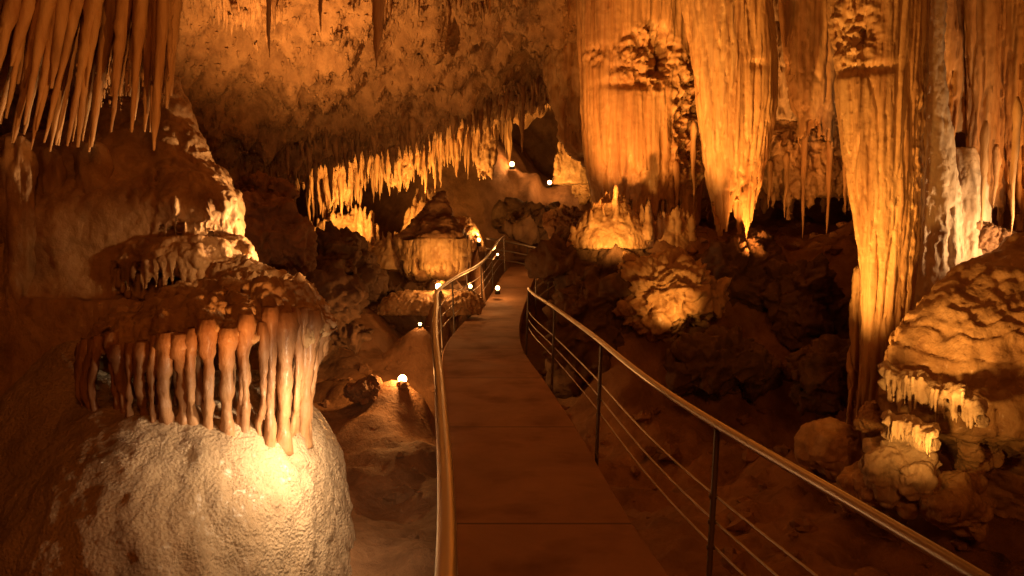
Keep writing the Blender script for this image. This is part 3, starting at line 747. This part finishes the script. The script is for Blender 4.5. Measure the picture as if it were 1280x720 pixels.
boulder(838,368,11.0,128,110,.7,'flow',201,.28,'lumpy boulder lit by its own lamp in the dark middle of the right side',fine=.06)
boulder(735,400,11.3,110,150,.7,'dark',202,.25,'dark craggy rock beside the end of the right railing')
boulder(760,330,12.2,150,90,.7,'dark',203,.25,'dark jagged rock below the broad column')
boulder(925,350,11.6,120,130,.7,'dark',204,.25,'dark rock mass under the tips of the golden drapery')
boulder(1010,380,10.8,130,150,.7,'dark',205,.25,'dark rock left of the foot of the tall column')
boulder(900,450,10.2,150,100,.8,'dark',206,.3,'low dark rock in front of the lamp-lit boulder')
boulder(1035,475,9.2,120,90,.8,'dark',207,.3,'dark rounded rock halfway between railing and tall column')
boulder(950,314,12.6,90,30,.8,'rock',208,.2,'flat reddish stone just below the tips of the golden drapery')
boulder(1040,560,7.9,100,110,.8,'flow',209,.18,'dim greyish rounded boulder left of the lit ledge foot', fn=lambda c_, n_: .13*fbm(c_*2.4, 4, 285)+.015*fbm(c_*8, 3, 286))
SMO = lambda sd: (lambda c_, n_: .15*fbm(c_*2.4, 4, sd)+.02*fbm(c_*8, 4, sd+1, .6)-.012*ridged(c_*np.array([7, 7, 2.5]), 2, sd+2))
boulder(1128,585,6.7,110,90,.9,'pale',210,label='glossy pale boulder straight below the lit drip ledge', fn=SMO(281))
boulder(1188,625,6.5,120,110,.9,'flow',231,label='smooth brownish boulder at the lower right, below the pale one', fn=SMO(291))
boulder(1085,610,7.1,90,80,.9,'flow',232,label='low smooth boulder sunk in the dark floor left of the pale one', fn=SMO(295))
boulder(1225,560,6.9,70,110,.9,'flow',211,.2,'brown rock pressed between the pale boulder and the right mound')
boulder(1225,300,8.9,70,50,.9,'rock',212,.25,'small brown rock behind the right mound')
boulder(1095,525,7.3,55,60,.9,'flow',213,.2,'knobby stone at the very foot of the tall column')
boulder(450,488,10.6,60,36,.9,'rock',214,.3,'small spiky rock left of the glowing floor lamp')
boulder(345,300,13.5,120,130,.8,'rock',215,.25,'dim brown rock bulge right of the tower')
boulder(330,250,14.5,90,70,.8,'rock',216,.3,'dim rock hanging low behind the tower')
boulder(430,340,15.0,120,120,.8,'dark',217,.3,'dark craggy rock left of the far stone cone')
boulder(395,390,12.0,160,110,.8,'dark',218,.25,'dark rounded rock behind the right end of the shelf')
boulder(448,318,17.5,64,40,.8,'flow',219,.3,'lit rough rock just left of the far stone cone')
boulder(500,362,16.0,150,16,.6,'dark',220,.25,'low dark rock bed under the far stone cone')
boulder(735,238,20.5,50,44,.5,'flow',221,.3,'rough bank behind the distant spires')
boulder(716,285,19.5,60,60,.6,'rock',222,.3,'dim rock beneath the distant spires')
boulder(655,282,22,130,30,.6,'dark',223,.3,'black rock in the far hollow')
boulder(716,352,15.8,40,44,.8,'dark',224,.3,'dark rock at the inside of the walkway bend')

def spires(px0, px1, ybase, ytops, d, r, label, name='stalagmite_cluster', n=18, mat='flow', base=True, seed=0, vox=None):
    mb = MB()
    xb0, xb1 = px0, px1; w = px1-px0
    bb = Body([(ybase+14, xb0-4, xb1+4, d, .6), (ybase, xb0, xb1, d, .6), (ybase-(ybase-min(ytops))*.35, xb0+w*.15, xb1-w*.15, d, .5), (ybase-(ybase-min(ytops))*.6, xb0+w*.32, xb1-w*.32, d, .4)])
    if base: bb.add(mb, 50, 30)
    for i in range(n):
        px = px0+w*(i+random.random())/n; yt = np.interp((px-px0)/w, np.linspace(0, 1, len(ytops)), ytops)+random.uniform(-1, .35*(ybase-min(ytops)))
        dd_ = d+random.uniform(-.4, .3)*w/2*d/F; t = np.linspace(0, 1, 14); yy = ybase+4+(yt-ybase-4)*t
        pts = np.array([P(px+random.uniform(-.5, .5), q, dd_) for q in yy]); rad = r*random.uniform(.7, 1.3)*(1-t)**.6*(1+.3*fbm(np.stack([t*7, t*0+i, t*0], 1), 2, 4))+.008
        vtube(mb, pts, rad, 8)
    m = melt(mb, vox or d*.0014, 1); displace(m, lambda c, n_: .03*fbm(c*3.5, 3, seed+230)-.018*ridged(c*np.array([10, 10, 4]), 2, seed+231))
    return tag(link(name, m, M[mat]), label, 'stalagmites')
spires(505,552,292,[262,232,228,246],17.8,.10,'bright leaning clump of stalagmites just left of the cone top',n=16,seed=1)
spires(455,520,322,[300,286,290,300],17.2,.08,'lit low clump of stalagmites left of the cone',n=18,seed=2)
spires(550,604,300,[252,262,286,288],17.8,.07,'small dim stalagmite spikes right of the cone top',n=14,seed=3)
spires(694,742,216,[195,150,156,176,170],20,.09,'tall distant glowing spires beside the broad column',n=26,seed=4)
spires(712,812,296,[282,262,238,225,262,240],12.0,.055,'brightly lit ragged stalagmites at the foot of the broad column',n=44,seed=5)
spires(806,868,300,[268,262,250,262],12.2,.045,'shorter lit stalagmites right of the bright ragged ones',n=26,seed=6)
spires(645,705,305,[292,282,268,280],22.6,.07,'dim brown stalagmites behind the far railing',n=20,seed=7,mat='rock')
spires(385,470,300,[275,262,250,262],19.6,.10,'lit shaggy rock edge under the left end of the glowing row',n=26,seed=8)

for (xa, xb, ya, yb, lb) in ((478,516,150,238,'broad solid glowing drip block in the middle of the far lit row'),(594,622,130,222,'narrower glowing drip block near the right end of the far lit row'),(405,440,190,262,'ragged glowing drip block near the left end of the far lit row')):
    column('dripstone_block', [(ya,xa,xb,19.3,.5),(yb-22,xa+2,xb-2,19.3,.5),(yb-12,xa+5,xb-5,19.3,.5)], 26, .055, lb, 'dripstone', 'flow', .1, .03,
           foot=lambda th: P(500, random.uniform(yb-18, yb+6), 19.3)[2], dfn=drape_fn(.02, 3, .03, .2, 280))
# loose stones on the floor
mb = MB(); nn_ = 8
yy = RS.uniform(3, 16, 4000); xx = RS.uniform(-4.5, 5.5, 4000)
dl = np.maximum(np.interp(yy, WD, WL)-xx, xx-np.interp(yy, WD, WR)); ok = (dl > .22) & ~((xx < -.9) & (yy < 7.6))
xx, yy = xx[ok][:700], yy[ok][:700]; gg = ground(xx, yy)
for x, y, g0 in zip(xx, yy, gg):
    rr = .02+.17*RS.rand()**4; th = np.arange(nn_)*2*math.pi/nn_; ph = np.linspace(.15, math.pi-.15, 6)
    v = np.zeros((6, nn_, 3)); v[..., 0] = np.sin(ph)[:, None]*np.cos(th); v[..., 1] = np.sin(ph)[:, None]*np.sin(th)*RS.uniform(.6, 1); v[..., 2] = -np.cos(ph)[:, None]*RS.uniform(.4, .8)
    v = v.reshape(-1, 3)*(rr*(1+.25*RS.randn(6*nn_, 1).clip(-1, 1))); a = RS.rand()*6.28
    v = np.stack([v[:, 0]*math.cos(a)-v[:, 1]*math.sin(a), v[:, 0]*math.sin(a)+v[:, 1]*math.cos(a), v[:, 2]], 1)
    mb.add(v+np.array([x, y, g0+rr*.15]), ringfaces(6, nn_))
tag(link('rubble', mb.mesh('rubble'), M['rock'], smooth=False), 'loose broken stones strewn over the dark floor', 'rubble', kind='stuff')
# the cone with its lit skirt
hat = Body([(350,502,584,17.0,.8),(338,499,588,17.0,.8),(298,496,591,17.0,.8),(292,500,587,17.0,.8),(282,511,577,17.0,.8),(266,528,566,17.0,.8),(252,540,560,17.0,.8),(240,546,555,17.0,.8)])
root = empty('stone_cone', (hat.A[0][1], 17.0, hat.z0))
mb = MB(); hat.add(mb, 90, 60, k=.97, mod=lambda th, z: np.where(z < P(0,297,17)[2], .93, 1.0)+0*th); m = melt(mb, .025, 2)
displace(m, lambda c, n: .03*ridged(c*np.array([2, 2, 9.]), 3, 240)+.14*fbm(c*1.7, 3, 241)-.02*ridged(c*6, 2, 242)); under(link('cap', m, M['rock']), root)
mb = MB(); sk = Body([(344,503,584,17.0,.8),(335,499,588,17.0,.8),(296,497,590,17.0,.8)])
for i in range(70):
    hang(mb, sk, R(180)+R(180)*(i+random.random())/70*1.0, sk.z1-.02, P(0, random.uniform(322, 347), 17)[2], random.uniform(.022, .045), k=.99, tip=.3, n=10)
m = melt(mb, .018, 2); displace(m, lambda c, n: .10*fbm(c*1.7, 3, 241)+.01*fbm(c*9, 2, 243)); under(link('drip_skirt', m, M['flow']), root)
tag(root, 'far stone cone with a brightly lit dripping skirt, left of the walkway bend', 'stalagmite')
# lit low ledge in front
lg = Body([(392,470,600,14.9,.4),(380,478,604,14.9,.4),(370,484,600,14.9,.4),(364,500,590,14.9,.3)]); mb = MB(); lg.add(mb, 80, 20)
for i in range(60): hang(mb, lg, R(180)+R(180)*(i+random.random())/60, P(0,372,14.9)[2], P(0,random.uniform(380,392),14.9)[2], random.uniform(.02,.035), k=1.02, tip=.4, n=8)
m = melt(mb, .02, 2); displace(m, rock_fn(.04, 2.5, .02, 250)); tag(link('flowstone_ledge', m, M['flow']), 'low lit flowstone ledge right behind the far left railing', 'flowstone')

# ------------------------------------------------------------ right flowstone mound
dM = 7.0
mound = Body([(760,1200,1560,dM+.6,.4),(600,1195,1540,dM+.5,.4),(560,1180,1530,dM+.4,.42),(520,1106,1480,dM,.55),(470,1106,1470,dM,.55),(440,1112,1460,dM,.52),(400,1140,1440,dM,.5),(365,1170,1430,dM+.1,.48),(335,1200,1420,dM+.2,.45),(315,1232,1400,dM+.3,.4),(300,1265,1370,dM+.4,.35)])
root = empty('flowstone_mound', (mound.A[0][1], dM, mound.z0))
mb = MB(); mound.add(mb, 200, 120); m = melt(mb, .022, 3)
def mfn(c, n):
    w = fbm(c*1.4, 3, 260); t = (c[:, 2]*3.6+w*1.6+c[:, 0]*.9) % 1.0
    lobe = np.sqrt(t)*(1-sstep(.82, 1.0, t)); return .045*(lobe-.5)+.07*fbm(c*2.4, 3, 261)-.018*ridged(c*np.array([6,6,9]), 3, 262)+.008*fbm(c*28, 2, 263)
displace(m, mfn); under(link('mound_body', m, M['flow']), root)
def fringe(y0fn, x0, x1, n, l0, l1, r, nm, dfront):
    mb = MB()
    for i in range(n):
        px = x0+(x1-x0)*(i+random.random())/n; y0 = y0fn(px)+random.uniform(-4, 4); a = P(px, y0, dfront(px)+random.uniform(-.03, .06)); l = random.uniform(l0, l1); t = np.linspace(0, 1, 10)
        pts = np.stack([a[0]+0*t, a[1]+.015*np.sin(t*3), a[2]+.06-(l+.06)*t], 1)
        vtube(mb, pts, r*random.uniform(.7, 1.3)*np.clip((1-t)/.6, .12, 1)*(1+.2*fbm(np.stack([t*6, t*0+i, t*0], 1), 2, 6)), 8)
    # the lip the points hang from
    xs = np.linspace(x0-6, x1+6, 60); pts = [P(q, y0fn(q)-4, dfront(q)+.04) for q in xs]; sweep(mb, pts, r*2.4, 10); pts = [P(q, y0fn(q)-10, dfront(q)+.10) for q in xs]; sweep(mb, pts, r*3, 10)
    pts = [P(q, y0fn(q)+10, dfront(q)+.16) for q in xs]; sweep(mb, pts, r*3.5, 10)
    m = melt(mb, .0105, 2); displace(m, rock_fn(.012, 4, .004, 270)); return under(link(nm, m, M['pale']), root)
fringe(lambda x: 470+(x-1106)*.34+4*math.sin(x*.13)+2*math.sin(x*.37), 1108, 1222, 38, .12, .26, .016, 'drip_fringe', lambda x: dM-.35-.03*math.sin(x*.2)-1.0*sstep(1100, 1290, x))
fringe(lambda x: 530+(x-1110)*.30+3*math.sin(x*.17), 1112, 1165, 15, .10, .2, .016, 'drip_fringe', lambda x: dM-.55-.5*sstep(1100, 1200, x))
tag(root, 'large rippled flowstone mound at the right edge with a glowing drip fringe at its foot', 'flowstone')

# ------------------------------------------------------------ light
# left dome & shelf
spot(P(448,520,4.95), P(392,552,5.25), 120, 140, (1,.68,.38), .05, 1.0)
spot(P(445,575,4.2), P(300,580,4.9), 36, 130, PALE, .05, 1.0)
spot(P(432,325,6.9), P(290,300,6.9), 250, 84, (1,.55,.22), .05, .9)
spot(P(470,330,5.6), P(255,335,6.3), 60, 34, (1,.53,.2), .05, .9)
spot(P(440,640,4.0), P(120,80,5.8), 240, 52, WARM, .06, .9)
# ceiling glow
spot(P(318,185,11.5), P(372,60,12.4), 560, 120, MID, .08, 1.0)
spot(P(225,300,9.4), P(300,60,12.0), 110, 70, MID, .1, 1.0)
# far glowing row
spot(P(540,285,18.4), P(570,190,20), 480, 120, GOLD, .08, .8)
spot(P(440,285,18.0), P(440,220,20), 330, 120, GOLD, .08, .8)
spot(P(672,255,18.4), P(700,180,20), 330, 100, GOLD, .08, .8)
spot(P(486,286,16.8), P(522,258,17.8), 130, 80, GOLD, .08, .8)
# cone
spot(P(552,352,15.4), P(543,315,17), 90, 80, GOLD, .06, .8)
# right columns, lit across their flutes
spot(P(702,290,10.8), P(818,95,12.8), 640, 62, WARM, .06, .8)
spot(P(765,312,11.0), P(775,260,12), 80, 110, GOLD, .05, .8)
spot(P(800,372,9.4), P(915,60,11.4), 1250, 52, GOLD, .06, .7)
spot(P(935,330,11.0), P(1015,80,12.4), 300, 80, WARM, .06, .8)
spot(P(962,560,7.0), P(1100,190,7.8), 900, 66, GOLD, .06, .8)
spot(P(1340,320,7.9), P(1185,250,8.8), 150, 100, (1,.56,.24), .06, .8)
spot(P(1420,270,8.1), P(1230,120,9.6), 120, 80, WARM, .06, .8)
spot(P(1015,305,11.7), P(1012,205,13.2), 60, 84, WARM, .15, 1)
spot(P(700,335,18.6), P(655,308,21), 170, 70, MID, .06, .8)  # extra unseen spot, added to brighten the far railing
# lit boulder
spot(P(842,396,10.05), P(836,360,11), 34, 90, GOLD, .04, 1)
# right fringe
spot(P(1150,590,5.75), P(1155,490,6.5), 34, 110, GOLD, .04, .9)
spot(P(1112,530,5.7), P(1240,330,6.6), 170, 74, GOLD, .05, .9)
# added overhead fill, unseen, standing in for the cave's dim ambient light
def area(loc, tgt, w, s, col):
    l = bpy.data.lights.new('ambient_fill', 'AREA'); l.energy = w; l.color = col; l.size = s; o = bpy.data.objects.new('ambient_fill', l); COL.objects.link(o); o.location = loc; aim(o, tgt)
area((1.2, -2.5, 4.6), (.5, 9, 0), 120, 1.2, (1, .25, .035))
area((0, 8, 5.0), (0, 10, 0), 24, 1.5, (1, .27, .04))

w = bpy.data.worlds.new('World'); sc.world = w; w.use_nodes = True
w.node_tree.nodes['Background'].inputs[0].default_value = (.30, .10, .03, 1); w.node_tree.nodes['Background'].inputs[1].default_value = .03

# ------------------------------------------------------------ camera and render settings
cam = bpy.data.cameras.new('Camera'); co = bpy.data.objects.new('Camera', cam); COL.objects.link(co); sc.camera = co
co.location = (0, 0, CH); co.rotation_euler = (R(90)-PITCH, 0, 0)
cam.sensor_width = 36; cam.lens = 36*F/1280; cam.clip_start = .05; cam.clip_end = 200
sc.view_settings.view_transform = 'Standard'; sc.view_settings.look = 'None'; sc.view_settings.exposure = 0; sc.view_settings.gamma = 1
sc.render.engine = 'CYCLES'; sc.cycles.use_denoising = True; sc.cycles.max_bounces = 6; sc.cycles.diffuse_bounces = 4
sc.cycles.sample_clamp_indirect = 4; sc.cycles.caustics_reflective = False; sc.cycles.caustics_refractive = False
